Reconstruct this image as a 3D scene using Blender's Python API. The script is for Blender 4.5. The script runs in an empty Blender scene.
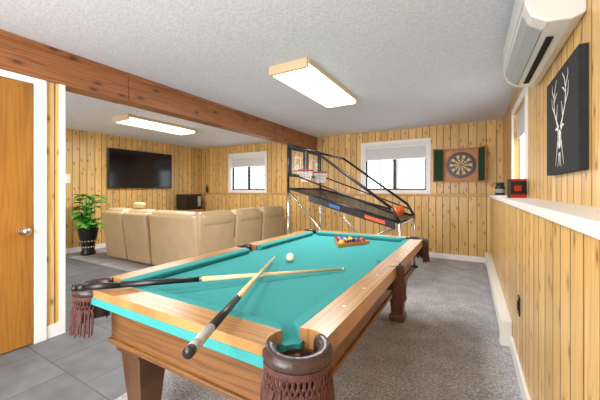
import bpy, bmesh, math, random
from mathutils import Vector, Matrix
random.seed(7)
D=bpy.data; C=bpy.context
# ---------------------------------------------------------------- materials
def newmat(name):
    m=D.materials.new(name); m.use_nodes=True
    nt=m.node_tree; b=nt.nodes['Principled BSDF']; return m,nt,b
def srgb(h):
    h=h.lstrip('#'); v=[int(h[i:i+2],16)/255 for i in (0,2,4)]
    return tuple([(c/12.92 if c<=.04045 else ((c+.055)/1.055)**2.4) for c in v])+(1,)
def N(nt,t,**kw):
    n=nt.nodes.new(t)
    for k,v in kw.items(): setattr(n,k,v)
    return n
def L(nt,a,b): nt.links.new(a,b)
def math_(nt,op,a,b=None,c=None):
    n=N(nt,'ShaderNodeMath',operation=op)
    for i,x in enumerate((a,b,c)):
        if x is None: continue
        if isinstance(x,(int,float)): n.inputs[i].default_value=x
        else: L(nt,x,n.inputs[i])
    return n.outputs[0]
def mix(nt,f,a,b,bt='MIX'):
    n=N(nt,'ShaderNodeMix',data_type='RGBA',blend_type=bt)
    if isinstance(f,(int,float)): n.inputs[0].default_value=f
    else: L(nt,f,n.inputs[0])
    for i,x in ((6,a),(7,b)):
        if isinstance(x,tuple): n.inputs[i].default_value=x
        else: L(nt,x,n.inputs[i])
    return n.outputs[2]
def ramp(nt,f,stops):
    r=N(nt,'ShaderNodeValToRGB'); e=r.color_ramp.elements
    while len(e)<len(stops): e.new(.5)
    for i,(p,c) in enumerate(stops): e[i].position=p; e[i].color=c
    L(nt,f,r.inputs[0]); return r.outputs[0]
def simple(name,hexc,rough=.5,metal=0,noise=.0,nscale=30,bump=0,emit=0,spec=None):
    m,nt,b=newmat(name); c=srgb(hexc)
    b.inputs['Base Color'].default_value=c
    b.inputs['Roughness'].default_value=rough; b.inputs['Metallic'].default_value=metal
    if spec is not None: b.inputs['Specular IOR Level'].default_value=spec
    if emit: b.inputs['Emission Color'].default_value=c; b.inputs['Emission Strength'].default_value=emit
    if noise or bump:
        g=N(nt,'ShaderNodeNewGeometry'); n=N(nt,'ShaderNodeTexNoise'); n.inputs['Scale'].default_value=nscale; n.inputs['Detail'].default_value=4
        L(nt,g.outputs['Position'],n.inputs['Vector'])
        if noise:
            f=n.outputs[0]
            o=ramp(nt,f,[(.3,tuple(x*(1-noise) for x in c[:3])+(1,)),(.7,tuple(min(1,x*(1+noise)) for x in c[:3])+(1,))])
            L(nt,o,b.inputs['Base Color'])
        if bump:
            bp=N(nt,'ShaderNodeBump'); bp.inputs['Strength'].default_value=bump; bp.inputs['Distance'].default_value=.01
            L(nt,n.outputs[0],bp.inputs['Height']); L(nt,bp.outputs[0],b.inputs['Normal'])
    return m
def pine(name,axis,light='#EDC680',mid='#DFB068',dark='#8C5828',plank=8.0,groove=True,rough=.33,long='Z',knotd=1.0,patch=.42,ks=1.0,swirl=.22):
    """knotty-pine boards; axis = world axis across the boards, long = grain direction"""
    m,nt,b=newmat(name)
    g=N(nt,'ShaderNodeNewGeometry'); s=N(nt,'ShaderNodeSeparateXYZ'); L(nt,g.outputs['Position'],s.inputs[0])
    p=s.outputs[axis]; z=s.outputs[long]
    if groove:
        v=N(nt,'ShaderNodeTexVoronoi',voronoi_dimensions='1D',feature='F1'); v.inputs['Scale'].default_value=plank; v.inputs['Randomness'].default_value=.55
        L(nt,p,v.inputs['W'])
        ve=N(nt,'ShaderNodeTexVoronoi',voronoi_dimensions='1D',feature='DISTANCE_TO_EDGE'); ve.inputs['Scale'].default_value=plank; ve.inputs['Randomness'].default_value=.55
        L(nt,p,ve.inputs['W'])
        sc=N(nt,'ShaderNodeSeparateColor'); L(nt,v.outputs['Color'],sc.inputs[0]); rnd=sc.outputs[0]
    else:
        rnd=math_(nt,'MULTIPLY',p,0.0)
    cv=N(nt,'ShaderNodeCombineXYZ')
    L(nt,math_(nt,'MULTIPLY',p,30.0),cv.inputs[0]); L(nt,math_(nt,'MULTIPLY_ADD',rnd,37.0,math_(nt,'MULTIPLY',z,1.3)),cv.inputs[1]); L(nt,math_(nt,'MULTIPLY',rnd,9.0),cv.inputs[2])
    n=N(nt,'ShaderNodeTexNoise'); n.inputs['Scale'].default_value=1.0; n.inputs['Detail'].default_value=5; n.inputs['Distortion'].default_value=.6
    L(nt,cv.outputs[0],n.inputs['Vector'])
    col=ramp(nt,n.outputs[0],[(.25,srgb(mid)),(.55,srgb(light)),(.78,srgb(mid))])
    # cathedral growth rings
    cw=N(nt,'ShaderNodeCombineXYZ'); L(nt,math_(nt,'MULTIPLY',p,1.0),cw.inputs[0]); L(nt,math_(nt,'MULTIPLY_ADD',rnd,7.0,math_(nt,'MULTIPLY',z,.16)),cw.inputs[1])
    wv=N(nt,'ShaderNodeTexWave'); wv.inputs['Scale'].default_value=11; wv.inputs['Distortion'].default_value=9; wv.inputs['Detail'].default_value=2; wv.inputs['Detail Scale'].default_value=1.2
    L(nt,cw.outputs[0],wv.inputs['Vector'])
    wf=ramp(nt,wv.outputs['Fac'],[(.0,(1,1,1,1)),(.28,(0,0,0,1))])
    col=mix(nt,math_(nt,'MULTIPLY',wf,swirl),col,srgb(dark))
    cv2=N(nt,'ShaderNodeCombineXYZ'); L(nt,math_(nt,'MULTIPLY',p,9.0),cv2.inputs[0]); L(nt,math_(nt,'MULTIPLY_ADD',rnd,11.0,math_(nt,'MULTIPLY',z,1.6)),cv2.inputs[1])
    n2=N(nt,'ShaderNodeTexNoise'); n2.inputs['Scale'].default_value=1; n2.inputs['Detail'].default_value=2; L(nt,cv2.outputs[0],n2.inputs['Vector'])
    f2=ramp(nt,n2.outputs[0],[(.53,(0,0,0,1)),(.75,(1,1,1,1))])
    col=mix(nt,math_(nt,'MULTIPLY',f2,patch),col,mix(nt,.5,srgb(mid),srgb(dark)))
    cv3=N(nt,'ShaderNodeCombineXYZ'); L(nt,math_(nt,'MULTIPLY',p,8.0*ks),cv3.inputs[0]); L(nt,math_(nt,'MULTIPLY_ADD',rnd,5.0,math_(nt,'MULTIPLY',z,3.6*ks)),cv3.inputs[1])
    vk=N(nt,'ShaderNodeTexVoronoi',voronoi_dimensions='2D'); vk.inputs['Scale'].default_value=1; vk.inputs['Randomness'].default_value=1
    L(nt,cv3.outputs[0],vk.inputs['Vector'])
    k=ramp(nt,vk.outputs['Distance'],[(.04,(1,1,1,1)),(.09*knotd,(.35,.35,.35,1)),(.18*knotd,(0,0,0,1))])
    if knotd>.1: col=mix(nt,math_(nt,'MULTIPLY',k,.85),col,srgb(dark))
    if groove:
        tint=math_(nt,'MULTIPLY_ADD',rnd,.28,.78)
        t=N(nt,'ShaderNodeCombineXYZ'); [L(nt,tint,t.inputs[i]) for i in range(3)]
        col=mix(nt,1.0,col,t.outputs[0],'MULTIPLY')
        gl=ramp(nt,ve.outputs['Distance'],[(.03,(1,1,1,1)),(.06,(0,0,0,1))])
        col=mix(nt,math_(nt,'MULTIPLY',gl,.85),col,srgb('#6A431C'))
        bp=N(nt,'ShaderNodeBump',invert=True); bp.inputs['Strength'].default_value=.5; bp.inputs['Distance'].default_value=.01
        L(nt,gl,bp.inputs['Height']); L(nt,bp.outputs[0],b.inputs['Normal'])
    L(nt,col,b.inputs['Base Color']); b.inputs['Roughness'].default_value=rough
    return m
M={}
M['pineX']=pine('knotty_pine_along_x','X')
M['pineY']=pine('knotty_pine_along_y','Y')
M['beam']=pine('beam_wood','Z','#A26A40','#845030','#452412',groove=False,long='Y',rough=.5,ks=.7,swirl=.35)
M['door']=pine('door_wood','Y','#AC742E','#946024','#6C441A',groove=False,rough=.35,knotd=.01)
M['oakX']=pine('oak_x','Y','#B98B56','#987042','#5E3E20',groove=False,long='X',rough=.3,knotd=.01,swirl=.35)
M['oakY']=pine('oak_y','X','#B98B56','#987042','#5E3E20',groove=False,long='Y',rough=.3,knotd=.01,swirl=.35)
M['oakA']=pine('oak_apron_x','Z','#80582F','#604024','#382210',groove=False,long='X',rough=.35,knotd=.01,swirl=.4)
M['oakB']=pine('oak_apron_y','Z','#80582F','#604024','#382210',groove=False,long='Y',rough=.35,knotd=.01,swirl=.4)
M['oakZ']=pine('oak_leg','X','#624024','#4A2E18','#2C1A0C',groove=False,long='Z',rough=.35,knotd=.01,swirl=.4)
M['capwood']=simple('cap_wood','#C89A5C',.4,noise=.15)
M['white']=simple('white_paint','#F0F0EE',.4)
M['plastic']=simple('white_plastic','#E0E0DE',.3)
M['greyplastic']=simple('grey_plastic','#9FA2A4',.5)
M['black']=simple('black_plastic','#17171A',.35)
M['dark']=simple('dark_void','#050505',.8)
M['screen']=simple('tv_glass','#0B0D13',.12)
M['leather']=simple('pocket_leather','#3A2A28',.32,noise=.25,nscale=60,bump=.2)
M['fringe']=simple('fringe_maroon','#4E2A26',.7,noise=.4,nscale=90)
M['sofa']=simple('beige_leather','#B8A07C',.42,noise=.06,nscale=5,bump=.15)
M['steel']=simple('brushed_steel','#C9C9CC',.25,1)
M['nickel']=simple('nickel','#D8D2C4',.2,1)
M['ivory']=simple('ivory','#F5ECD2',.15)
M['maple']=simple('maple_shaft','#DCC496',.25,noise=.05)
M['orange']=simple('orange_paint','#C8581C',.4)
M['rackwood']=simple('rack_wood','#B87A34',.4,noise=.1)
M['blue']=simple('blue_print','#2E5C98',.5)
M['net']=simple('net_cord','#E8E8E8',.8)
M['green']=simple('leaf_green','#52A83E',.4,noise=.25,nscale=12)
M['soil']=simple('soil','#2B1D12',.9)
M['red']=simple('red_paint','#B02A1E',.5)
M['cream']=simple('cream','#DCC898',.6)
M['dgreen']=simple('dart_green','#1E6A3C',.6)
M['jargreen']=simple('dark_green_glass','#26332A',.2)
M['cabwood']=simple('dart_cabinet_wood','#BC7C38',.4,noise=.2,nscale=15)
M['chalk']=simple('chalkboard','#1E4630',.6)
M['canvas']=simple('black_canvas','#1B2024',.8,noise=.2,nscale=40)
M['deer']=simple('deer_white','#F0F0EE',.8)
M['blind']=simple('roller_blind','#D4D6DA',.7)
M['bronze']=simple('bronze_sash','#2A2624',.4)
M['snow']=simple('snow','#F2F5FA',.8,noise=.05,nscale=2)
M['bark']=simple('bark','#9A8C80',.9,noise=.3,nscale=12)
M['diff']=simple('lamp_diffuser','#FFF6E2',.4,emit=2.2)
M['lampwood']=simple('lamp_frame','#DDC9A4',.4)
m,nt,b=newmat('teal_cloth'); g=N(nt,'ShaderNodeNewGeometry'); n=N(nt,'ShaderNodeTexNoise'); n.inputs['Scale'].default_value=400; L(nt,g.outputs['Position'],n.inputs['Vector'])
L(nt,ramp(nt,n.outputs[0],[(.3,srgb('#378C8C')),(.7,srgb('#419C9C'))]),b.inputs['Base Color']); b.inputs['Roughness'].default_value=.9; b.inputs['Specular IOR Level'].default_value=.15
M['cloth']=m
m,nt,b=newmat('textured_ceiling'); g=N(nt,'ShaderNodeNewGeometry'); n=N(nt,'ShaderNodeTexNoise'); n.inputs['Scale'].default_value=60; n.inputs['Detail'].default_value=5; n.inputs['Roughness'].default_value=.6; L(nt,g.outputs['Position'],n.inputs['Vector'])
L(nt,ramp(nt,n.outputs[0],[(.35,srgb('#D0D5E0')),(.65,srgb('#E2E7F2'))]),b.inputs['Base Color']); b.inputs['Roughness'].default_value=.9
bp=N(nt,'ShaderNodeBump'); bp.inputs['Strength'].default_value=.4; bp.inputs['Distance'].default_value=.01; L(nt,n.outputs[0],bp.inputs['Height']); L(nt,bp.outputs[0],b.inputs['Normal']); M['ceil']=m
m,nt,b=newmat('grey_carpet'); g=N(nt,'ShaderNodeNewGeometry'); n=N(nt,'ShaderNodeTexNoise'); n.inputs['Scale'].default_value=70; n.inputs['Detail'].default_value=5; L(nt,g.outputs['Position'],n.inputs['Vector'])
n2=N(nt,'ShaderNodeTexNoise'); n2.inputs['Scale'].default_value=6; n2.inputs['Detail'].default_value=4; L(nt,g.outputs['Position'],n2.inputs['Vector'])
c1=ramp(nt,n.outputs[0],[(.3,srgb('#86858A')),(.7,srgb('#CECDD0'))]); c2=ramp(nt,n2.outputs[0],[(.35,(.78,.78,.78,1)),(.65,(1.0,1.0,1.0,1))])
L(nt,mix(nt,1.0,c1,c2,'MULTIPLY'),b.inputs['Base Color']); b.inputs['Roughness'].default_value=1
bp=N(nt,'ShaderNodeBump'); bp.inputs['Strength'].default_value=.6; bp.inputs['Distance'].default_value=.01; L(nt,n.outputs[0],bp.inputs['Height']); L(nt,bp.outputs[0],b.inputs['Normal']); M['carpet']=m
m,nt,b=newmat('slate_tile'); g=N(nt,'ShaderNodeNewGeometry'); br=N(nt,'ShaderNodeTexBrick'); br.offset=.5; br.inputs['Scale'].default_value=1
br.inputs['Brick Width'].default_value=.46; br.inputs['Row Height'].default_value=.46; br.inputs['Mortar Size'].default_value=.004; br.inputs['Mortar Smooth'].default_value=.2
br.inputs['Color1'].default_value=srgb('#6E7276'); br.inputs['Color2'].default_value=srgb('#7C8084'); br.inputs['Mortar'].default_value=srgb('#4E5052')
L(nt,g.outputs['Position'],br.inputs['Vector'])
n=N(nt,'ShaderNodeTexNoise'); n.inputs['Scale'].default_value=7; n.inputs['Detail'].default_value=9; L(nt,g.outputs['Position'],n.inputs['Vector'])
L(nt,mix(nt,1.0,br.outputs['Color'],ramp(nt,n.outputs[0],[(.3,(.68,.69,.71,1)),(.7,(1,1,1,1))]),'MULTIPLY'),b.inputs['Base Color']); b.inputs['Roughness'].default_value=.5; M['tile']=m
def glassmat(name,fac,col):
    m,nt,b=newmat(name); nt.nodes.remove(b); o=[x for x in nt.nodes if x.type=='OUTPUT_MATERIAL'][0]
    t=N(nt,'ShaderNodeBsdfTransparent'); g=N(nt,'ShaderNodeBsdfGlossy'); g.inputs['Roughness'].default_value=.02; g.inputs['Color'].default_value=col
    x=N(nt,'ShaderNodeMixShader'); x.inputs[0].default_value=fac; L(nt,t.outputs[0],x.inputs[1]); L(nt,g.outputs[0],x.inputs[2]); L(nt,x.outputs[0],o.inputs[0]); return m
M['glass']=glassmat('window_glass',.04,(1,1,1,1))
M['acrylic']=glassmat('clear_backboard',.05,(.8,.8,.8,1))

# ---------------------------------------------------------------- helpers
def link(o): C.scene.collection.objects.link(o); return o
def root(name,loc):
    e=D.objects.new(name,None); e.location=loc; e.empty_display_size=.1; link(e); return e
def finish(o,mat,par=None,bevel=0,seg=2,smooth=False):
    if mat is not None and not o.data.materials: o.data.materials.append(mat if not isinstance(mat,str) else M[mat])
    if bevel:
        md=o.modifiers.new('bevel','BEVEL'); md.width=bevel; md.segments=seg; md.limit_method='ANGLE'; md.angle_limit=.6
    if smooth or bevel:
        for p in o.data.polygons: p.use_smooth=smooth
    if par is not None:
        o.parent=par; o.matrix_parent_inverse=Matrix.Translation(par.location).inverted()
    return o
def frombm(name,bm,mat,par=None,**k):
    bmesh.ops.recalc_face_normals(bm,faces=bm.faces)
    me=D.meshes.new(name); bm.to_mesh(me); bm.free()
    return finish(link(D.objects.new(name,me)),mat,par,**k)
def addbox(bm,a,b,rot=None,piv=None):
    r=bmesh.ops.create_cube(bm,size=1)['verts']
    for v in r: v.co=Vector([a[i]+(v.co[i]+.5)*(b[i]-a[i]) for i in range(3)])
    if rot is not None: bmesh.ops.rotate(bm,verts=r,cent=piv,matrix=rot)
    return r
def box(name,a,b,mat,par=None,rot=None,piv=None,**k):
    bm=bmesh.new(); addbox(bm,a,b,rot,piv); return frombm(name,bm,mat,par,**k)
def boxes(name,lst,mat,par=None,**k):
    bm=bmesh.new()
    for a,b in lst: addbox(bm,a,b)
    return frombm(name,bm,mat,par,**k)
def addcyl(bm,p,q,r1,r2=None,seg=12,cap=True):
    p=Vector(p);q=Vector(q); r2=r1 if r2 is None else r2; d=q-p
    r=bmesh.ops.create_cone(bm,cap_ends=cap,segments=seg,radius1=r1,radius2=r2,depth=d.length)['verts']
    mt=Matrix.Translation((p+q)/2)@d.to_track_quat('Z','Y').to_matrix().to_4x4()
    for v in r: v.co=mt@v.co
    return r
def cyl(name,p,q,r1,mat,par=None,r2=None,seg=20,cap=True,**k):
    bm=bmesh.new(); addcyl(bm,p,q,r1,r2,seg,cap); k.setdefault('smooth',False); return frombm(name,bm,mat,par,**k)
def tubes(name,paths,r,mat,par=None,seg=10):
    bm=bmesh.new()
    for pts in paths:
        for i in range(len(pts)-1): addcyl(bm,pts[i],pts[i+1],r,seg=seg)
        for p in pts[1:-1]:
            s=bmesh.ops.create_uvsphere(bm,u_segments=seg,v_segments=6,radius=r)['verts']
            for v in s: v.co+=Vector(p)
    return frombm(name,bm,mat,par,smooth=True)
def lathe(name,prof,c,mat,par=None,seg=28,**k):
    bm=bmesh.new(); rings=[]
    for r,z in prof:
        rings.append([bm.verts.new((c[0]+r*math.cos(2*math.pi*i/seg),c[1]+r*math.sin(2*math.pi*i/seg),c[2]+z)) for i in range(seg)])
    for a,b_ in zip(rings,rings[1:]):
        for i in range(seg): bm.faces.new((a[i],a[(i+1)%seg],b_[(i+1)%seg],b_[i]))
    bm.faces.new(rings[0]); bm.faces.new(rings[-1])
    return frombm(name,bm,mat,par,smooth=True)
def sphere(name,c,r,mat,par=None,seg=20):
    bm=bmesh.new(); s=bmesh.ops.create_uvsphere(bm,u_segments=seg,v_segments=seg//2,radius=r)['verts']
    for v in s: v.co+=Vector(c)
    return frombm(name,bm,mat,par,smooth=True)
def cut(o,cs):
    bm=bmesh.new()
    for (x,y,r,z0,z1) in cs: addcyl(bm,(x,y,z0),(x,y,z1),r,seg=40)
    c=frombm('cutter',bm,None)
    md=o.modifiers.new('b','BOOLEAN'); md.object=c; md.operation='DIFFERENCE'; md.solver='EXACT'
    C.view_layer.update(); dg=C.evaluated_depsgraph_get()
    me=D.meshes.new_from_object(o.evaluated_get(dg)); o.modifiers.clear(); o.data=me
    D.objects.remove(c,do_unlink=True)

H=2.36; XL=-6.57; XR=.27; XU=.45; YB=-1.6; YF=5.70; YU=5.85; LZ=1.13
# ---------------------------------------------------------------- room shell
box('floor',(XL-.15,YB-.15,-.1),(XR+.35,YU+.15,0),'tile')
boxes('carpet',[((-1.75,YB,0),(XR,2.5,.012)),((XL,2.5,0),(XR,YF,.012))],'carpet')
box('ceiling',(XL-.15,YB-.15,H),(XU+.15,YU+.15,H+.1),'ceil')
box('wall_left',(XL-.15,YB,0),(XL,YU,H),'pineY')
box('wall_back',(XL-.15,YB-.15,0),(XU+.15,YB,H),'pineX')
def wall_open(name,mk,a0,a1,z0,z1,holes,mat):
    L_=[];cur=a0
    for h0,h1,hz0,hz1 in holes:
        L_.append(mk(cur,h0,z0,z1)); L_.append(mk(h0,h1,z0,hz0)); L_.append(mk(h0,h1,hz1,z1)); cur=h1
    L_.append(mk(cur,a1,z0,z1)); return boxes(name,L_,mat)
WA=(-5.50,-4.36); WB=(-1.88,-.69); WZ=(1.18,2.09)
wall_open('wall_far',lambda a,b,c,d:((a,YU,c),(b,YU+.15,d)),XL,XU+.15,LZ-.02,H,[(WA[0],WA[1])+WZ,(WB[0],WB[1])+WZ],'pineX')
box('wall_far_lower',(XL,YF,0),(XR,YU+.15,LZ-.04),'pineX')
WR=(3.42,4.40)
wall_open('wall_right',lambda a,b,c,d:((XU,a,c),(XU+.15,b,d)),YB,YU,LZ-.02,H,[(WR[0],WR[1],1.22,2.11)],'pineY')
box('wall_right_lower',(XR,YB,0),(XU+.15,YU+.15,LZ-.04),'pineY')
box('trim_ledge_right',(XR-.03,YB,LZ-.04),(XU,YU,LZ),'white',bevel=.006)
box('trim_ledge_far',(XL,YF-.025,LZ-.04),(XR-.03,YU,LZ),'capwood',bevel=.006)
box('wall_partition',(-3.09,YB,0),(-2.97,1.155,2.08),'pineY')
box('baseboard_far',(XL,YF-.015,0.012),(XR,YF,.10),'white')
box('baseboard_right',(XR-.015,YB,.012),(XR,2.72,.10),'white')
box('baseboard_left',(XL,YB,0),(XL+.015,YF-.02,.10),'white')
boxes('baseboard_partition',[((-2.97,1.045,0),(-2.955,1.155,.10))],'white')
box('trim_corner',(-2.972,1.13,0.1),(-2.955,1.155,2.08),'white')
box('trim_corner_end',(-3.10,1.155,0),(-2.955,1.17,2.08),'white')
boxes('beam',[((-3.13,YB,2.08),(-2.95,1.70,H)),((-3.13,1.706,2.085),(-2.95,YU,H))],'beam',bevel=.006)
box('trim_beam_strip',(-2.95,YB,2.32),(-2.935,YU,H),'beam')
# door
dr=root('door_1',(-2.955,.5,0))
bm=bmesh.new(); addbox(bm,(-2.968,.14,.01),(-2.945,.955,2.02)); frombm('leaf',bm,'door',dr,bevel=.003)
boxes('casing',[((-2.968,.96,0),(-2.94,1.04,2.075)),((-2.968,.05,0),(-2.94,.13,2.075)),((-2.968,.13,2.025),(-2.94,.96,2.075))],'white',dr,bevel=.004)
cyl('rosette',(-2.946,.895,.89),(-2.93,.895,.89),.033,'nickel',dr)
cyl('knob_stem',(-2.93,.895,.89),(-2.90,.895,.89),.012,'nickel',dr)
sphere('knob',(-2.885,.895,.89),.03,'nickel',dr)

def window_far(name,x0,x1):
    z0,z1=WZ; w=root(name,((x0+x1)/2,YU,z0)); c=.06; y=YU
    boxes('casing',[((x0-c,y-.02,z0-.05),(x0,y,z1+c)),((x1,y-.02,z0-.05),(x1+c,y,z1+c)),((x0,y-.02,z1),(x1,y,z1+c)),((x0,y-.02,z0-.05),(x1,y,z0))],'white',w,bevel=.003)
    j=.02
    boxes('jamb',[((x0,y,z0),(x0+j,y+.14,z1)),((x1-j,y,z0),(x1,y+.14,z1)),((x0+j,y,z1-j),(x1-j,y+.14,z1)),((x0+j,y,z0),(x1-j,y+.14,z0+j))],'white',w)
    f=.03; a,b_=x0+j,x1-j; p,q=z0+j,z1-j; mx=(a+b_)/2
    boxes('sash',[((a,y+.07,p),(a+f,y+.11,q)),((b_-f,y+.07,p),(b_,y+.11,q)),((mx-.03,y+.06,p),(mx+.03,y+.11,q)),((a+f,y+.07,p),(b_-f,y+.11,p+f)),((a+f,y+.07,q-f),(b_-f,y+.11,q))],'bronze',w)
    boxes('storm_mullion',[((a+(mx-a)*.5-.01,y+.11,p+f),(a+(mx-a)*.5+.01,y+.125,q-f)),((mx+(mx-a)*.5-.01,y+.11,p+f),(mx+(mx-a)*.5+.01,y+.125,q-f))],'greyplastic',w)
    box('glass',(a+f,y+.088,p+f),(b_-f,y+.092,q-f),'glass',w)
    box('roller_blind',(a+.005,y+.03,q-.26),(b_-.005,y+.035,q),'blind',w)
    box('blind_hem',(a+.005,y+.024,q-.28),(b_-.005,y+.04,q-.26),'white',w)
    cyl('blind_tube',(a+.005,y+.035,q-.025),(b_-.005,y+.035,q-.025),.022,'white',w)
window_far('window_1',*WA); window_far('window_2',*WB)
y0,y1=WR; w=root('window_3',(XU,3.9,1.22)); c=.06; z0,z1=1.22,2.11
boxes('casing',[((XU-.02,y0-c,z0-c),(XU,y0,z1+c)),((XU-.02,y1,z0-c),(XU,y1+c,z1+c)),((XU-.02,y0,z1),(XU,y1,z1+c)),((XU-.02,y0,z0-c),(XU,y1,z0))],'white',w,bevel=.003)
boxes('sash',[((XU+.06,y0,z0),(XU+.1,y0+.04,z1)),((XU+.06,y1-.04,z0),(XU+.1,y1,z1)),((XU+.06,3.88,z0),(XU+.1,3.94,z1)),((XU+.06,y0,z0),(XU+.1,y1,z0+.04)),((XU+.06,y0,z1-.04),(XU+.1,y1,z1))],'white',w)
box('glass',(XU+.078,y0+.04,z0+.04),(XU+.082,y1-.04,z1-.04),'glass',w)
box('roller_blind',(XU+.03,y0+.01,1.80),(XU+.035,y1-.01,z1),'blind',w)

# outdoors
box('snow_ground',(-30,YU+.6,-.3),(20,40,.6),'snow')
tr=root('bare_trees',(0,12,.6)); bm=bmesh.new()
for i in range(34):
    x=random.uniform(-20,4); y=random.uniform(10,22); r=random.uniform(.04,.11); h=random.uniform(5,8)
    addcyl(bm,(x,y,.6),(x+random.uniform(-.3,.3),y,h),r,r*.4,8)
    for j in range(5):
        z=random.uniform(1.6,h*.8); s=random.choice((-1,1)); addcyl(bm,(x,y,z),(x+s*random.uniform(.5,1.2),y+random.uniform(-.4,.4),z+random.uniform(.4,1)),r*.35,r*.1,6)
frombm('trunks',bm,'bark',tr)

hr=root('baseboard_heater',(.23,4.2,.012))
box('body',(XR-.07,2.75,.03),(XR-.001,5.55,.19),'white',hr,bevel=.006)
box('top_lip',(XR-.075,2.74,.185),(XR-.001,5.56,.20),'white',hr)
boxes('end_caps',[((XR-.078,2.73,.012),(XR-.001,2.78,.205)),((XR-.078,5.53,.012),(XR-.001,5.58,.205))],'white',hr,bevel=.004)
box('louver',(XR-.073,2.8,.05),(XR-.068,5.5,.065),'greyplastic',hr)

# ---------------------------------------------------------------- ceiling lamps and added fill lights
def lamp(x0,x1,y0,y1,power):
    r=root('ceiling_light_fixture',((x0+x1)/2,(y0+y1)/2,H)); z=H
    box('base_pan',(x0,y0,z-.03),(x1,y1,z-.001),'white',r)
    boxes('end_trim',[((x0-.005,y0-.02,z-.085),(x1+.005,y0+.01,z-.001)),((x0-.005,y1-.01,z-.085),(x1+.005,y1+.02,z-.001)),((x0-.012,y0,z-.045),(x0+.004,y1,z-.001)),((x1-.004,y0,z-.045),(x1+.012,y1,z-.001))],'lampwood',r,bevel=.004)
    box('diffuser',(x0+.005,y0+.01,z-.09),(x1-.005,y1-.01,z-.03),'diff',r,bevel=.025,seg=4)
    l=D.lights.new('tube_light','AREA'); l.shape='RECTANGLE'; l.size=x1-x0-.08; l.size_y=y1-y0-.1; l.energy=power; l.color=(1,.985,.96)
    o=link(D.objects.new('tube_light',l)); o.location=((x0+x1)/2,(y0+y1)/2,z-.093); o.parent=r; o.matrix_parent_inverse=Matrix.Translation(r.location).inverted()
lamp(-1.64,-1.24,2.28,3.55,48)
lamp(-4.92,-4.52,2.6,3.87,52)
lamp(-1.7,-1.3,-1.2,-.1,22)  # extra fixture added out of view behind the camera as soft fill
def area(name,loc,tgt,sx,sy,e,col=(1,1,1)):
    l=D.lights.new(name,'AREA'); l.shape='RECTANGLE'; l.size=sx; l.size_y=sy; l.energy=e; l.color=col
    o=link(D.objects.new(name,l)); o.location=loc; o.rotation_euler=(Vector(tgt)-Vector(loc)).to_track_quat('-Z','Y').to_euler(); return o
area('bounce_fill',(-1.2,-1.2,.9),(-1.4,2.6,2.36),1.6,1.0,58,(.95,.975,1))  # added unseen area light, aimed up for soft bounce off the ceiling
area('side_room_fill',(-4.6,-1.2,1.0),(-4.6,2.4,2.2),1.6,1.0,66,(1,.99,.97))  # added out-of-view fill that brightens the side room
area('camera_fill',(-1.2,-1.4,1.7),(-1.5,4,1.3),1.8,1.0,52,(.98,.99,1))  # broad fill light added behind the camera, not a lamp of the room

# ---------------------------------------------------------------- air conditioner
ac=root('mini_split_air_conditioner',(XU,2.27,2.1))
def acprof(y0,y1,pts,name,mat,**k):
    bm=bmesh.new(); a=[bm.verts.new((x,y0,z)) for x,z in pts]; b_=[bm.verts.new((x,y1,z)) for x,z in pts]; n=len(pts)
    bm.faces.new(a); bm.faces.new(b_)
    for i in range(n): bm.faces.new((a[i],a[(i+1)%n],b_[(i+1)%n],b_[i]))
    return frombm(name,bm,mat,ac,**k)
acprof(1.78,2.82,[(.449,2.335),(.27,2.335),(.235,2.31),(.225,2.20),(.225,2.10),(.25,2.03),(.31,1.99),(.40,1.98),(.449,2.0)],'body','plastic',bevel=.008)
acprof(1.80,2.80,[(.224,2.115),(.219,2.115),(.219,2.29),(.224,2.30)],'front_panel','plastic',bevel=.002)
acprof(1.86,2.74,[(.236,2.085),(.225,2.08),(.246,2.027),(.30,1.985),(.31,1.995)],'vane','greyplastic')
boxes('outlet_gap',[((.335,1.95,1.977),(.365,2.70,1.990))],'dark',ac)
cyl('drain_pipe',(.42,2.80,2.02),(.42,2.9,2.02),.02,'white',ac)

# ---------------------------------------------------------------- deer art
ar=root('deer_wall_art',(XU,2.08,1.57))
box('canvas',(XU-.035,1.76,1.29),(XU-.001,2.40,1.85),'canvas',ar,bevel=.003)
def PD(s,t): return (XU-.037,2.40-.64*s,1.29+.56*t)
strokes=[]
def st(pts,w0,w1): strokes.append((pts,w0*1.35,w1*1.35))
for sg in (-1,1):
    f=lambda a,b_:(.5+sg*a,b_)
    st([f(.03,.44),f(.10,.52),f(.17,.62),f(.19,.75),f(.15,.86),f(.09,.93)],.012,.004)
    st([f(.10,.52),f(.08,.62),f(.06,.68)],.009,.003)
    st([f(.17,.62),f(.25,.70),f(.27,.80)],.009,.003)
    st([f(.19,.72),f(.12,.78),f(.08,.80)],.008,.003)
    st([f(.19,.78),f(.25,.86),f(.25,.92)],.008,.003)
    st([f(.04,.42),f(.10,.45),f(.14,.44)],.014,.004)
    st([f(.04,.40),f(.045,.32),f(.02,.25)],.008,.006)
    st([f(.05,.32),f(.09,.20),f(.13,.08)],.008,.003)
    st([f(.02,.2),f(.03,.12),f(.06,.06)],.006,.002)
st([(.5,.42),(.5,.24)],.02,.012)
st([(.5,.2),(.5,.07)],.006,.002)
bm=bmesh.new()
for pts,w0,w1 in strokes:
    prev=None; n=len(pts)
    for i,p in enumerate(pts):
        q=pts[min(i+1,n-1)]; o=pts[max(i-1,0)]
        dx,dz=(q[0]-o[0]),(q[1]-o[1]); l=math.hypot(dx,dz) or 1; nx,nz=-dz/l,dx/l; w_=(w0+(w1-w0)*i/(n-1))
        a=bm.verts.new(PD(p[0]+nx*w_,p[1]+nz*w_)); b_=bm.verts.new(PD(p[0]-nx*w_,p[1]-nz*w_))
        if prev: bm.faces.new((prev[0],prev[1],b_,a))
        prev=(a,b_)
frombm('deer_drawing',bm,'deer',ar)

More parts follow.
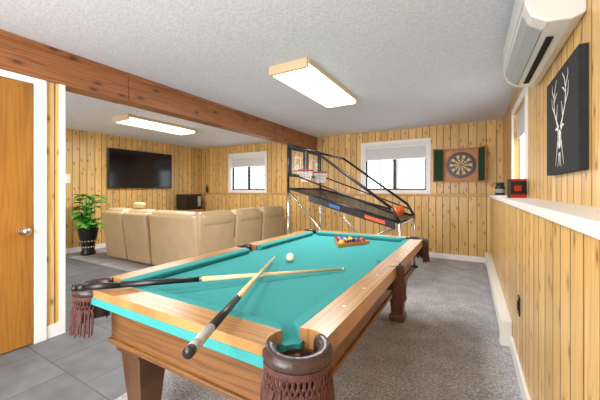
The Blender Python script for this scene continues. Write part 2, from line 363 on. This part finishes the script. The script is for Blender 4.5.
# ---------------------------------------------------------------- TV
tv=root('wall_mounted_television',(XL,4.05,1.65))
box('wall_bracket',(XL,3.85,1.5),(XL+.04,4.3,1.8),'black',tv)
box('housing',(XL+.04,3.32,1.24),(XL+.08,4.82,2.08),'black',tv,bevel=.008)
box('screen',(XL+.08,3.335,1.265),(XL+.083,4.805,2.065),'screen',tv)
sw=root('light_switch_plate',(XL,2.6,1.42))
box('plate',(XL,2.57,1.33),(XL+.008,2.68,1.5),'white',sw,bevel=.002); box('toggle',(XL+.008,2.615,1.40),(XL+.018,2.635,1.43),'white',sw)
ot=root('wall_outlet',(XR,2.35,.4)); box('plate',(XR-.007,2.31,.40),(XR,2.38,.52),'black',ot,bevel=.002); box('socket',(XR-.011,2.33,.43),(XR-.007,2.36,.49),'dark',ot)

mf=root('media_cabinet',(-6.3,5.15,.012))
boxes('carcass',[((-6.53,4.9,.012),(-6.1,5.5,.70))],'cabwood',mf,bevel=.005)
box('door_panel',(-6.1,4.93,.06),(-6.09,5.47,.66),'cabwood',mf,bevel=.003)
sphere('knob',(-6.075,5.2,.4),.014,'nickel',mf,12)
mw=root('microwave_oven',(-6.3,5.15,.70))
box('body',(-6.5,4.95,.712),(-6.14,5.45,1.09),'black',mw,bevel=.01)
boxes('feet',[((-6.48,4.97,.70),(-6.45,5.0,.715)),((-6.18,4.97,.70),(-6.15,5.0,.715)),((-6.48,5.4,.70),(-6.45,5.43,.715)),((-6.18,5.4,.70),(-6.15,5.43,.715))],'black',mw)
box('door_window',(-6.14,4.98,.75),(-6.132,5.3,1.05),'screen',mw,bevel=.003)
box('keypad',(-6.14,5.33,.78),(-6.135,5.42,1.04),'greyplastic',mw)
tubes('handle',[[(-6.14,5.31,.78),(-6.115,5.31,.79),(-6.115,5.31,1.02),(-6.14,5.31,1.03)]],.007,'steel',mw)
bt=root('bottle',(-6.30,5.78,LZ)); lathe('body',[(.03,0),(.034,.01),(.034,.12),(.014,.16),(.013,.2),(.016,.205),(.016,.22)],(-6.3,5.78,LZ),'black',bt)

# ---------------------------------------------------------------- potted plant
pc=(-6.10,2.77,.012); pp=root('potted_plant',pc)
lathe('tall_planter',[(.10,0),(.12,.01),(.115,.05),(.10,.1),(.11,.2),(.145,.36),(.16,.46),(.165,.48),(.15,.48),(.14,.44)],pc,'black',pp)
bm=bmesh.new()
for i in range(16):
    a=i*math.pi/8
    for z in (.16,.27): 
        rr=.108 if z<.2 else .128
        s=bmesh.ops.create_icosphere(bm,subdivisions=1,radius=.014)['verts']
        for v in s: v.co+=Vector((pc[0]+rr*math.cos(a),pc[1]+rr*math.sin(a),z))
frombm('planter_dots',bm,'cream',pp)
cyl('soil',(pc[0],pc[1],.44),(pc[0],pc[1],.465),.142,'soil',pp)
bm=bmesh.new(); bs=bmesh.new()
for i in range(58):
    az=random.uniform(0,2*math.pi); h=random.uniform(.56,1.12); rad=random.uniform(.02,.17)*(1 if h<.95 else .6)
    base=Vector((pc[0]+.03*math.cos(az),pc[1]+.03*math.sin(az),.46)); tip=Vector((pc[0]+rad*math.cos(az),pc[1]+rad*math.sin(az),h))
    mid=(base+tip)/2+Vector((0,0,.06)); addcyl(bs,base,mid,.006,.005,6); addcyl(bs,mid,tip,.005,.003,6)
    l=random.uniform(.16,.23); wd=l*.38; d=Vector((math.cos(az),math.sin(az),random.uniform(-.3,.8))).normalized(); side=d.cross(Vector((0,0,1))).normalized(); up=side.cross(d)
    prev=None
    for k_ in range(7):
        t=k_/6; wv=wd*math.sin(math.pi*min(1,t*.93+.03))**.8; cpt=tip+d*l*t-Vector((0,0,1))*l*.35*t*t
        row=[bm.verts.new(cpt+side*wv*s+up*abs(s)*wv*.25) for s in (-1,0,1)]
        if prev:
            for j in (0,1): bm.faces.new((prev[j],prev[j+1],row[j+1],row[j]))
        prev=row
for v in bm.verts: v.co.x=min(-5.76,max(-6.53,v.co.x))
frombm('stems',bs,'green',pp); frombm('leaves',bm,'green',pp,smooth=True)

# ---------------------------------------------------------------- sectional sofa
so=root('sectional_sofa',(-4.2,3.4,.012))
def cushion(name,a,b,bev=.05,mat='sofa',rot=None,piv=None):
    return box(name,a,b,mat,so,rot=rot,piv=piv,bevel=bev,seg=5,smooth=True)
F0=.03
xs=[(-5.56,-4.96),(-4.93,-4.30),(-4.27,-3.22)]
for i,(a,b_) in enumerate(xs):
    piv=Vector(((a+b_)/2,2.82,.1)); rt=Matrix.Rotation(math.radians(7 if i<2 else 4),3,'X')
    bm=bmesh.new(); addbox(bm,(a,2.80,F0),(b_,2.97,.84),rt,piv)
    frombm('back_shell_%d'%i,bm,'sofa',so,bevel=.045,seg=5,smooth=True)
    cushion('head_roll_%d'%i,(a+.02,2.76,.66),(b_-.02,3.02,.89),.09)
    cushion('back_cushion_%d'%i,(a+.02,2.97,.40),(b_-.02,3.16,.80),.07)
    cushion('seat_%d'%i,(a+.01,2.97,F0+.05),(b_-.01,3.72,.45),.06)
cushion('arm_left',(-5.73,2.92,F0),(-5.57,3.75,.62),.07)
ys=[(2.80,3.52),(3.55,4.22),(4.25,4.95)]
for i,(a,b_) in enumerate(ys):
    piv=Vector((-3.25,(a+b_)/2,.1)); rt=Matrix.Rotation(math.radians(4),3,'Y')
    bm=bmesh.new(); addbox(bm,(-3.42,a,F0),(-3.24,b_,.84),rt,piv)
    frombm('return_back_%d'%i,bm,'sofa',so,bevel=.045,seg=5,smooth=True)
    cushion('return_head_roll_%d'%i,(-3.44,a+.02,.66),(-3.18,b_-.02,.89),.09)
    if i: cushion('return_back_cushion_%d'%i,(-3.58,a+.02,.40),(-3.40,b_-.02,.80),.07)
    if i: cushion('return_seat_%d'%i,(-4.15,max(a,3.73)+.01,F0+.05),(-3.40,b_-.01,.45),.06)
cushion('arm_right',(-4.17,4.96,F0),(-3.26,5.17,.62),.07)
boxes('glides',[((x,y,.012),(x+.06,y+.06,.06)) for x,y in ((-5.5,2.9),(-5.5,3.6),(-4.3,2.9),(-3.4,2.9),(-3.4,4.8),(-4.1,4.8),(-4.2,3.6))],'black',so)
pl=root('throw_pillow',(-4.72,2.9,.97))
bm=bmesh.new(); bmesh.ops.create_uvsphere(bm,u_segments=24,v_segments=14,radius=1)
for v in bm.verts:
    x,y,z=v.co; e=lambda t:math.copysign(abs(t)**.6,t); v.co=Vector((-4.72+.13*e(x),2.9+.055*y*1.1,.946+.052*e(z)))
frombm('cover',bm,'cream',pl,smooth=True)

# ---------------------------------------------------------------- pool table
X0,X1,Y0,Y1=-1.62,-.38,.69,3.01; ZT=.75; ZB=.712
pt=root('pool_table',(-1.0,1.85,.012))
ym=(Y0+Y1)/2; ci=.062
corners=[(X0+ci,Y0+ci,1,1),(X1-ci,Y0+ci,-1,1),(X0+ci,Y1-ci,1,-1),(X1-ci,Y1-ci,-1,-1)]
sides=[(X0+.05,ym,1),(X1-.05,ym,-1)]
RW=.105
bed=box('bed_cloth',(X0+.09,Y0+.09,.66),(X1-.09,Y1-.09,ZB),'cloth',pt)
cut(bed,[(x,y,.066,.5,.9) for x,y,_,_ in corners]+[(x,y,.062,.5,.9) for x,y,_ in sides])
def rail(name,a,b_,mat):
    o=box(name,a,b_,mat,pt)
    cut(o,[(x,y,.094,.5,.9) for x,y,_,_ in corners]+[(x,y,.078,.5,.9) for x,y,_ in sides])
    md=o.modifiers.new('bevel','BEVEL'); md.width=.008; md.segments=3; md.limit_method='ANGLE'; md.angle_limit=1.0
rail('rail_head',(X0+RW,Y0,.685),(X1-RW,Y0+RW,ZT),'oakX'); rail('rail_foot',(X0+RW,Y1-RW,.685),(X1-RW,Y1,ZT),'oakX')
rail('rail_left',(X0,Y0,.685),(X0+RW,Y1,ZT),'oakY'); rail('rail_right',(X1-RW,Y0,.685),(X1,Y1,ZT),'oakY')
def cush(name,p,q,nrm,m0,m1):
    p=Vector(p);q=Vector(q);t=(q-p).normalized();n=Vector(nrm)
    bm=bmesh.new(); W=.052
    prof=[(0,.70),(0,ZT+.001),(W-.005,ZT-.003),(W,ZT-.012),(W-.015,ZB)]
    ra=[];rb=[]
    for w_,z in prof:
        f=w_/W; a=p+n*w_+t*m0*f; b_=q+n*w_-t*m1*f
        ra.append(bm.verts.new((a.x,a.y,z))); rb.append(bm.verts.new((b_.x,b_.y,z)))
    bm.faces.new(ra); bm.faces.new(rb)
    for i in range(len(prof)):
        j=(i+1)%len(prof); bm.faces.new((ra[i],ra[j],rb[j],rb[i]))
    return frombm(name,bm,'cloth',pt,bevel=.003)
co=.145; sp=.066; iX0,iX1,iY0,iY1=X0+RW,X1-RW,Y0+RW,Y1-RW
cush('cushion_head',(X0+co,iY0),(X1-co,iY0),(0,1),.045,.045)
cush('cushion_foot',(X0+co,iY1),(X1-co,iY1),(0,-1),.045,.045)
for nm,x,n in (('left',iX0,1),('right',iX1,-1)):
    cush('cushion_%s_a'%nm,(x,Y0+co),(x,ym-sp),(n,0),.045,.012)
    cush('cushion_%s_b'%nm,(x,ym+sp),(x,Y1-co),(n,0),.012,.045)
box('head_rail_cloth_skirt',(X0+.12,Y0-.004,.682),(X1-.12,Y0+.02,.716),'cloth',pt,bevel=.004)
bm=bmesh.new()
def dia(x,y): addcyl(bm,(x,y,ZT-.002),(x,y,ZT+.0012),.008,seg=4)
for i in (1,2,3):
    xx=X0+.15+(X1-X0-.3)*i/4; dia(xx,Y0+.045); dia(xx,Y1-.045)
    for yy in (Y0+.15+(ym-Y0-.2)*i/4, ym+.05+(Y1-ym-.2)*i/4): dia(X0+.045,yy); dia(X1-.045,yy)
frombm('sights',bm,'ivory',pt)
AX0,AX1,AY0,AY1=X0+.10,X1-.10,Y0+.10,Y1-.10
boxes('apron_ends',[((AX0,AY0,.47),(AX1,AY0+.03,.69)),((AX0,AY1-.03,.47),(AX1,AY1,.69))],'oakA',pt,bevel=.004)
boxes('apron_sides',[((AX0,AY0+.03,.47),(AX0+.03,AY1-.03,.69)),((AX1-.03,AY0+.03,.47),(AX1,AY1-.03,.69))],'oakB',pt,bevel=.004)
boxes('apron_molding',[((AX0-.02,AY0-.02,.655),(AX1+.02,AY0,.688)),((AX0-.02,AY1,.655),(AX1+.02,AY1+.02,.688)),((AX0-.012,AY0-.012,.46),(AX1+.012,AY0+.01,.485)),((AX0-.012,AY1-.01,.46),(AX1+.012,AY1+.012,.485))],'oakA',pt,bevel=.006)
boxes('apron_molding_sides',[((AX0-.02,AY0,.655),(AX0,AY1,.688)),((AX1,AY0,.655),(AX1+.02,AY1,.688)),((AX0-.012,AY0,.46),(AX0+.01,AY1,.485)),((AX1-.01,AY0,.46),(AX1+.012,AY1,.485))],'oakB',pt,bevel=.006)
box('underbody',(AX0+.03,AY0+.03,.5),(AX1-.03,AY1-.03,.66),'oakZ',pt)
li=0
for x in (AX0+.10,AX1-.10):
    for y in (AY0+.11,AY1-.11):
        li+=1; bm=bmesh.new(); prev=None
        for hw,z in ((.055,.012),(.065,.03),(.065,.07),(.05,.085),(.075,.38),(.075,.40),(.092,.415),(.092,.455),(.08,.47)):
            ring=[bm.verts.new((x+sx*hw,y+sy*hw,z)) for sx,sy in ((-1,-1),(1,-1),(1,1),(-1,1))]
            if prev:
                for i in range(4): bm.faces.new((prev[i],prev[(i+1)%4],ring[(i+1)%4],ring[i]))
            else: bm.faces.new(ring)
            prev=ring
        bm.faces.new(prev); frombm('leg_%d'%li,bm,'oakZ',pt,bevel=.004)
# pockets
def arcprism(bm,cx,cy,prof,a0,a1,n=32):
    rows=[]; m_=len(prof)
    for i in range(n+1):
        a=a0+(a1-a0)*i/n; c,s=math.cos(a),math.sin(a)
        rows.append([bm.verts.new((cx+r*c,cy+r*s,z)) for r,z in prof])
    for a,b_ in zip(rows,rows[1:]):
        for j in range(m_): bm.faces.new((a[j],a[(j+1)%m_],b_[(j+1)%m_],b_[j]))
    bm.faces.new(rows[0]); bm.faces.new(rows[-1])
def pocket(i,cx,cy,da,half,r0,r1):
    a0,a1=da-half,da+half
    rm=(r0+r1)/2; hw=(r1-r0)/2
    prof=[(r0,.70)]+[(rm-hw*math.cos(t),.730+.022*math.sin(t)) for t in [k*math.pi/8 for k in range(9)]]+[(r1,.722),(r1-.008,.712)]
    bm=bmesh.new(); arcprism(bm,cx,cy,prof,a0,a1); frombm('pocket_leather_%d'%i,bm,'leather',pt,smooth=True)
    bm=bmesh.new(); addcyl(bm,(cx,cy,.60),(cx,cy,.70),r0*.8,r0-.001,28,cap=False)
    bmesh.ops.create_circle(bm,cap_ends=True,segments=28,radius=r0*.8,matrix=Matrix.Translation((cx,cy,.60)))
    frombm('pocket_liner_%d'%i,bm,'leather',pt)
    bm=bmesh.new(); n=44
    for k_ in range(n):
        a=a0+.3+(a1-a0-.6)*k_/(n-1); rr=r1-.006; px,py=cx+rr*math.cos(a),cy+rr*math.sin(a)
        an=a+.13*(1 if k_%2 else -1); qx,qy=cx+rr*math.cos(an),cy+rr*math.sin(an)
        addcyl(bm,(px,py,.715),(qx,qy,.685),.0035,seg=5); addcyl(bm,(qx,qy,.685),(px,py,.655),.0035,seg=5)
        j=random.uniform(-.004,.004); fl=.012
        ox,oy=fl*math.cos(a),fl*math.sin(a)
        addcyl(bm,(px,py,.66),(px+j,py+j,.64),.0045,.0065,5); addcyl(bm,(px+j,py+j,.64),(px-j+ox,py+j+oy,.545+random.uniform(-.010,.010)),.0058,.004,5)
    arcprism(bm,cx,cy,[(r1-.012,.70),(r1-.012,.716),(r1-.002,.716),(r1-.002,.70)],a0+.2,a1-.2)
    frombm('pocket_fringe_%d'%i,bm,'fringe',pt)
for i,(x,y,sx,sy) in enumerate(corners): pocket(i+1,x,y,math.atan2(-sy,-sx),math.radians(112),.060,.104)
for i,(x,y,sx) in enumerate(sides): pocket(i+5,x,y,math.pi if sx>0 else 0,math.radians(84),.060,.086)

def cue(name,p,q,bl):
    p=Vector(p);q=Vector(q); d=(q-p); Ln=d.length; d.normalize(); r=root(name,tuple(p))
    f=lambda t:tuple(p+d*t)
    cyl('bumper',f(0),f(.02),.0145,'black',r,smooth=True); cyl('butt_cap',f(.02),f(.05),.0148,'greyplastic' if bl<.5 else 'black',r,smooth=True)
    cyl('butt_sleeve',f(.05),f(bl*.35),.0148,'greyplastic' if bl<.5 else 'black',r,r2=.0142,smooth=True); cyl('wrap',f(bl*.35),f(bl),.0142,'black',r,r2=.0125,smooth=True)
    cyl('ring',f(bl),f(bl+.012),.0127,'steel',r); cyl('shaft',f(bl+.012),f(Ln-.02),.0122,'maple',r,r2=.0068,smooth=True); cyl('ferrule',f(Ln-.02),f(Ln-.006),.0068,'ivory',r); cyl('tip',f(Ln-.006),f(Ln),.0066,'blue',r)
cue('pool_cue',(-1.49,.615,.776),(-.66,1.68,.725),.52)
cue('pool_cue',(-.60,.49,.800),(-1.16,1.66,.742),.42)
sphere('cue_ball',(-1.07,1.72,ZB+.0286),.0286,'ivory')
cx,cy=-.97,2.50; Rb=.0286; rk=root('ball_rack_triangle',(cx,cy,ZB))
pos=[]
for row in range(5):
    for j in range(row+1): pos.append((cx+(j-row/2)*2*Rb*1.01, cy-.10+row*Rb*1.76))
cols=['#E8B820','#1E3FA0','#C42A1E','#5A2A80','#E0701E','#1E7A3C','#7A1E22','#111111']
for i,(x,y) in enumerate(pos):
    mm=simple('ball_enamel_%d'%i,cols[(i*3)%8],.1)
    sphere('ball_%d'%(i+1),(x,y,ZB+Rb),Rb,mm,rk,16)
tri=[(cx,cy-.165),(cx+.17,cy+.14),(cx-.17,cy+.14)]
bm=bmesh.new()
for i in range(3):
    a=Vector(tri[i]+(0,));b_=Vector(tri[(i+1)%3]+(0,)); d=(b_-a); l=d.length; ang=math.atan2(d.y,d.x)
    vs=addbox(bm,(0,-.006,ZB+.001),(l,.006,ZB+.030)); bmesh.ops.rotate(bm,verts=vs,cent=(0,0,0),matrix=Matrix.Rotation(ang,3,'Z')); bmesh.ops.translate(bm,verts=vs,vec=a)
frombm('triangle_frame',bm,'rackwood',rk,bevel=.003)

# ---------------------------------------------------------------- arcade basketball
ab=root('arcade_basketball_game',(-1.55,4.25,.012)); bx=-2.35; fx=-.75; ya,yb=3.72,4.80
for i,y in enumerate((ya,yb)):
    tubes('rear_post_%d'%i,[[(bx,y,.03),(bx,y,1.16)]],.015,'steel',ab); tubes('rear_post_upper_%d'%i,[[(bx,y,1.16),(bx,y,1.88)]],.018,'black',ab)
    tubes('top_rail_%d'%i,[[(bx,y,1.86),(bx+.45,y,1.74),(fx-.1,y,.98),(fx,y,.80)]],.019,'black',ab)
    tubes('ramp_rail_%d'%i,[[(bx+.02,y,1.22),(fx,y,.80)]],.017,'black',ab)
    tubes('side_net_rail_%d'%i,[[(bx+.02,y,1.45),(fx-.05,y,.90)]],.011,'black',ab)
    tubes('front_leg_%d'%i,[[(fx,y,.80),(fx,y,.03)]],.015,'steel',ab)
    tubes('diagonal_brace_%d'%i,[[(bx,y,1.20),(fx-.55,y,.10)],[(bx+.1,y,.05),(fx-.05,y,.72)]],.012,'steel',ab)
    tubes('foot_bar_%d'%i,[[(bx-.02,y,.03),(fx+.05,y,.03)]],.018,'black',ab)
tubes('cross_bars',[[(bx,ya,1.88),(bx,yb,1.88)],[(bx,ya,1.22),(bx,yb,1.22)],[(fx,ya,.8),(fx,yb,.8)],[(fx,ya,.03),(fx,yb,.03)],[(bx,ya,.03),(bx,yb,.03)],[(bx+.45,ya,1.74),(bx+.45,yb,1.74)]],.015,'black',ab)
for i,o in enumerate((0,.53)):
    u0,u1=ya+.04+o,ya+.51+o; z0,z1=1.40,1.85
    box('backboard_%d'%i,(bx-.003,u0,z0),(bx+.003,u1,z1),'acrylic',ab)
    t=.045
    boxes('backboard_rim_%d'%i,[((bx-.01,u0,z0),(bx+.012,u0+t,z1)),((bx-.01,u1-t,z0),(bx+.012,u1,z1)),((bx-.01,u0+t,z0),(bx+.012,u1-t,z0+t)),((bx-.01,u0+t,z1-t),(bx+.012,u1-t,z1))],'black',ab,bevel=.003)
    s0,s1=u0+.14,u1-.14
    boxes('target_square_%d'%i,[((bx+.003,s0,1.55),(bx+.006,s0+.015,1.70)),((bx+.003,s1-.015,1.55),(bx+.006,s1,1.70)),((bx+.003,s0,1.70),(bx+.006,s1,1.715)),((bx+.003,s0,1.535),(bx+.006,s1,1.55))],'net',ab)
    c=Vector((bx+.145,(u0+u1)/2,1.50)); pts=[tuple(c+Vector((.115*math.cos(k*math.pi/12),.115*math.sin(k*math.pi/12),0))) for k in range(25)]
    tubes('hoop_%d'%i,[pts],.009,'red',ab,8)
    tubes('hoop_bracket_%d'%i,[[(bx+.012,c.y-.03,1.5),(bx+.04,c.y-.03,1.5)],[(bx+.012,c.y+.03,1.5),(bx+.04,c.y+.03,1.5)]],.008,'black',ab,8)
    bm=bmesh.new(); bmesh.ops.create_cone(bm,cap_ends=False,segments=12,radius1=.065,radius2=.113,depth=.17)
    bmesh.ops.subdivide_edges(bm,edges=[e for e in bm.edges if abs(e.verts[0].co.z-e.verts[1].co.z)>.1],cuts=3)
    bmesh.ops.triangulate(bm,faces=bm.faces[:])
    for v in bm.verts: v.co+=c-Vector((0,0,.085))
    o_=frombm('hoop_net_%d'%i,bm,'net',ab); w_=o_.modifiers.new('w','WIREFRAME'); w_.thickness=.006
def slab(name,x0,z0,x1,z1,y0,y1,th,mat):
    bm=bmesh.new(); vs=[]
    for y in (y0,y1):
        for x,z in ((x0,z0),(x1,z1),(x1,z1-th),(x0,z0-th)): vs.append(bm.verts.new((x,y,z)))
    for f in ((0,1,2,3),(4,5,6,7),(0,1,5,4),(1,2,6,5),(2,3,7,6),(3,0,4,7)): bm.faces.new([vs[i] for i in f])
    return frombm(name,bm,mat,ab)
zr=lambda x:1.22-(x-bx-.02)*(.42/(fx-bx-.02))
bm=bmesh.new()
for k in range(19):
    y=ya+.02+(yb-ya-.04)*k/18; addcyl(bm,(bx+.03,y,zr(bx+.03)-.01),(fx-.02,y,zr(fx-.02)-.01),.003,seg=5)
for k in range(28):
    x=bx+.05+(fx-bx-.1)*k/27; addcyl(bm,(x,ya,zr(x)-.01),(x,yb,zr(x)-.01),.003,seg=5)
frombm('ball_return_net',bm,'black',ab)
for nm,x0,x1,m_ in (('blue_print',-1.68,-1.52,'blue'),('orange_print',-1.18,-.92,'orange')):
    slab('banner_'+nm,x0,zr(x0)-.03,x1,zr(x1)-.03,ya-.018,ya-.014,.045,m_)
slab('banner_backing',-2.0,zr(-2.0)-.01,-.80,zr(-.8)-.01,ya-.013,ya-.006,.085,'black')
for i,(x,y,z) in enumerate(((-.87,4.1,.91),(-.88,4.36,.91))):
    sphere('basketball_%d'%i,(x,y,z),.07,'orange',ab)

# ---------------------------------------------------------------- dartboard cabinet
db=root('dartboard_cabinet',(-.15,YU,1.63)); dx,dz=-.15,1.63
box('cabinet_back',(dx-.25,YU-.02,dz-.27),(dx+.25,YU-.001,dz+.27),'cabwood',db)
boxes('cabinet_frame',[((dx-.27,YU-.07,dz-.29),(dx-.25,YU-.001,dz+.29)),((dx+.25,YU-.07,dz-.29),(dx+.27,YU-.001,dz+.29)),((dx-.25,YU-.07,dz+.27),(dx+.25,YU-.001,dz+.29)),((dx-.25,YU-.07,dz-.29),(dx+.25,YU-.001,dz-.27))],'cabwood',db,bevel=.003)
for s,nm in ((-1,'left'),(1,'right')):
    h=Vector((dx+s*.27,YU-.07,dz)); rt=Matrix.Rotation(math.radians(-s*(35 if s<0 else 60)),3,'Z')
    a=(min(h.x,h.x+s*.20),YU-.09,dz-.29); b_=(max(h.x,h.x+s*.20),YU-.07,dz+.29)
    box('cabinet_door_'+nm,a,b_,'cabwood',db,rot=rt,piv=h,bevel=.003)
    box('door_scoreboard_'+nm,(a[0]+.015,a[1]-.003,a[2]+.02),(b_[0]-.015,a[1],b_[2]-.02),'chalk',db,rot=rt,piv=h)
def disc(name,r0,r1,y,matf):
    groups={}
    for i in range(20): groups.setdefault(matf(i),[]).append(i)
    for mk,idx in groups.items():
        bm=bmesh.new()
        for i in idx:
            a0=math.radians(i*18-9);a1=math.radians(i*18+9)
            seq=[(r0,a0),(r1,a0),(r1,(a0+a1)/2),(r1,a1),(r0,a1),(r0,(a0+a1)/2)]
            bm.faces.new([bm.verts.new((dx+r*math.cos(a),y,dz+r*math.sin(a))) for r,a in seq])
        frombm(name+'_'+mk,bm,mk,db)
cyl('dartboard_body',(dx,YU-.055,dz),(dx,YU-.02,dz),.225,'black',db,seg=40)
yy=YU-.0565
disc('singles',.02,.175,yy,lambda i:'black' if i%2 else 'cream'); disc('doubles',.168,.182,yy-.001,lambda i:'red' if i%2 else 'dgreen'); disc('triples',.10,.115,yy-.001,lambda i:'red' if i%2 else 'dgreen')
cyl('bullseye',(dx,yy-.003,dz),(dx,yy,dz),.016,'red',db)

jr=root('candle_jar',(.36,5.1,LZ)); lathe('jar',[(.055,0),(.06,.008),(.06,.11),(.05,.13),(.048,.145),(.052,.147),(.052,.175),(.02,.18)],(.36,5.1,LZ),'jargreen',jr)
cyl('label',(.36,5.1,LZ+.03),(.36,5.1,LZ+.085),.0612,'greyplastic',jr)
gb=root('game_box',(.36,3.30,LZ)); rt=Matrix.Rotation(math.radians(20),3,'Z'); pv=Vector((.36,3.30,LZ))
box('carton',(.295,3.27,LZ+.001),(.425,3.33,LZ+.17),'black',gb,rot=rt,piv=pv,bevel=.002)
for i,(a,b_) in enumerate([((.295,3.267,LZ+.150),(.425,3.27,LZ+.17)),((.295,3.267,LZ+.001),(.425,3.27,LZ+.03))]): box('red_band_%d'%i,a,b_,'red',gb,rot=rt,piv=pv)
box('front_print',(.325,3.267,LZ+.06),(.380,3.27,LZ+.11),'red',gb,rot=rt,piv=pv)

# ---------------------------------------------------------------- world & camera
w=D.worlds.new('sky'); C.scene.world=w; w.use_nodes=True; nt=w.node_tree; bg=nt.nodes['Background']
bg.inputs[0].default_value=(.88,.94,1,1); bg.inputs[1].default_value=4.0
cd=D.cameras.new('camera'); cd.lens=296/600*36; cd.sensor_width=36; cd.shift_y=-10/600; cd.clip_start=.03
cam=link(D.objects.new('camera',cd)); cam.location=(0,0,1.2); cam.rotation_euler=(math.radians(90),0,math.radians(30))
C.scene.camera=cam
C.scene.view_settings.view_transform='Standard'; C.scene.view_settings.look='None'; C.scene.view_settings.exposure=0.08
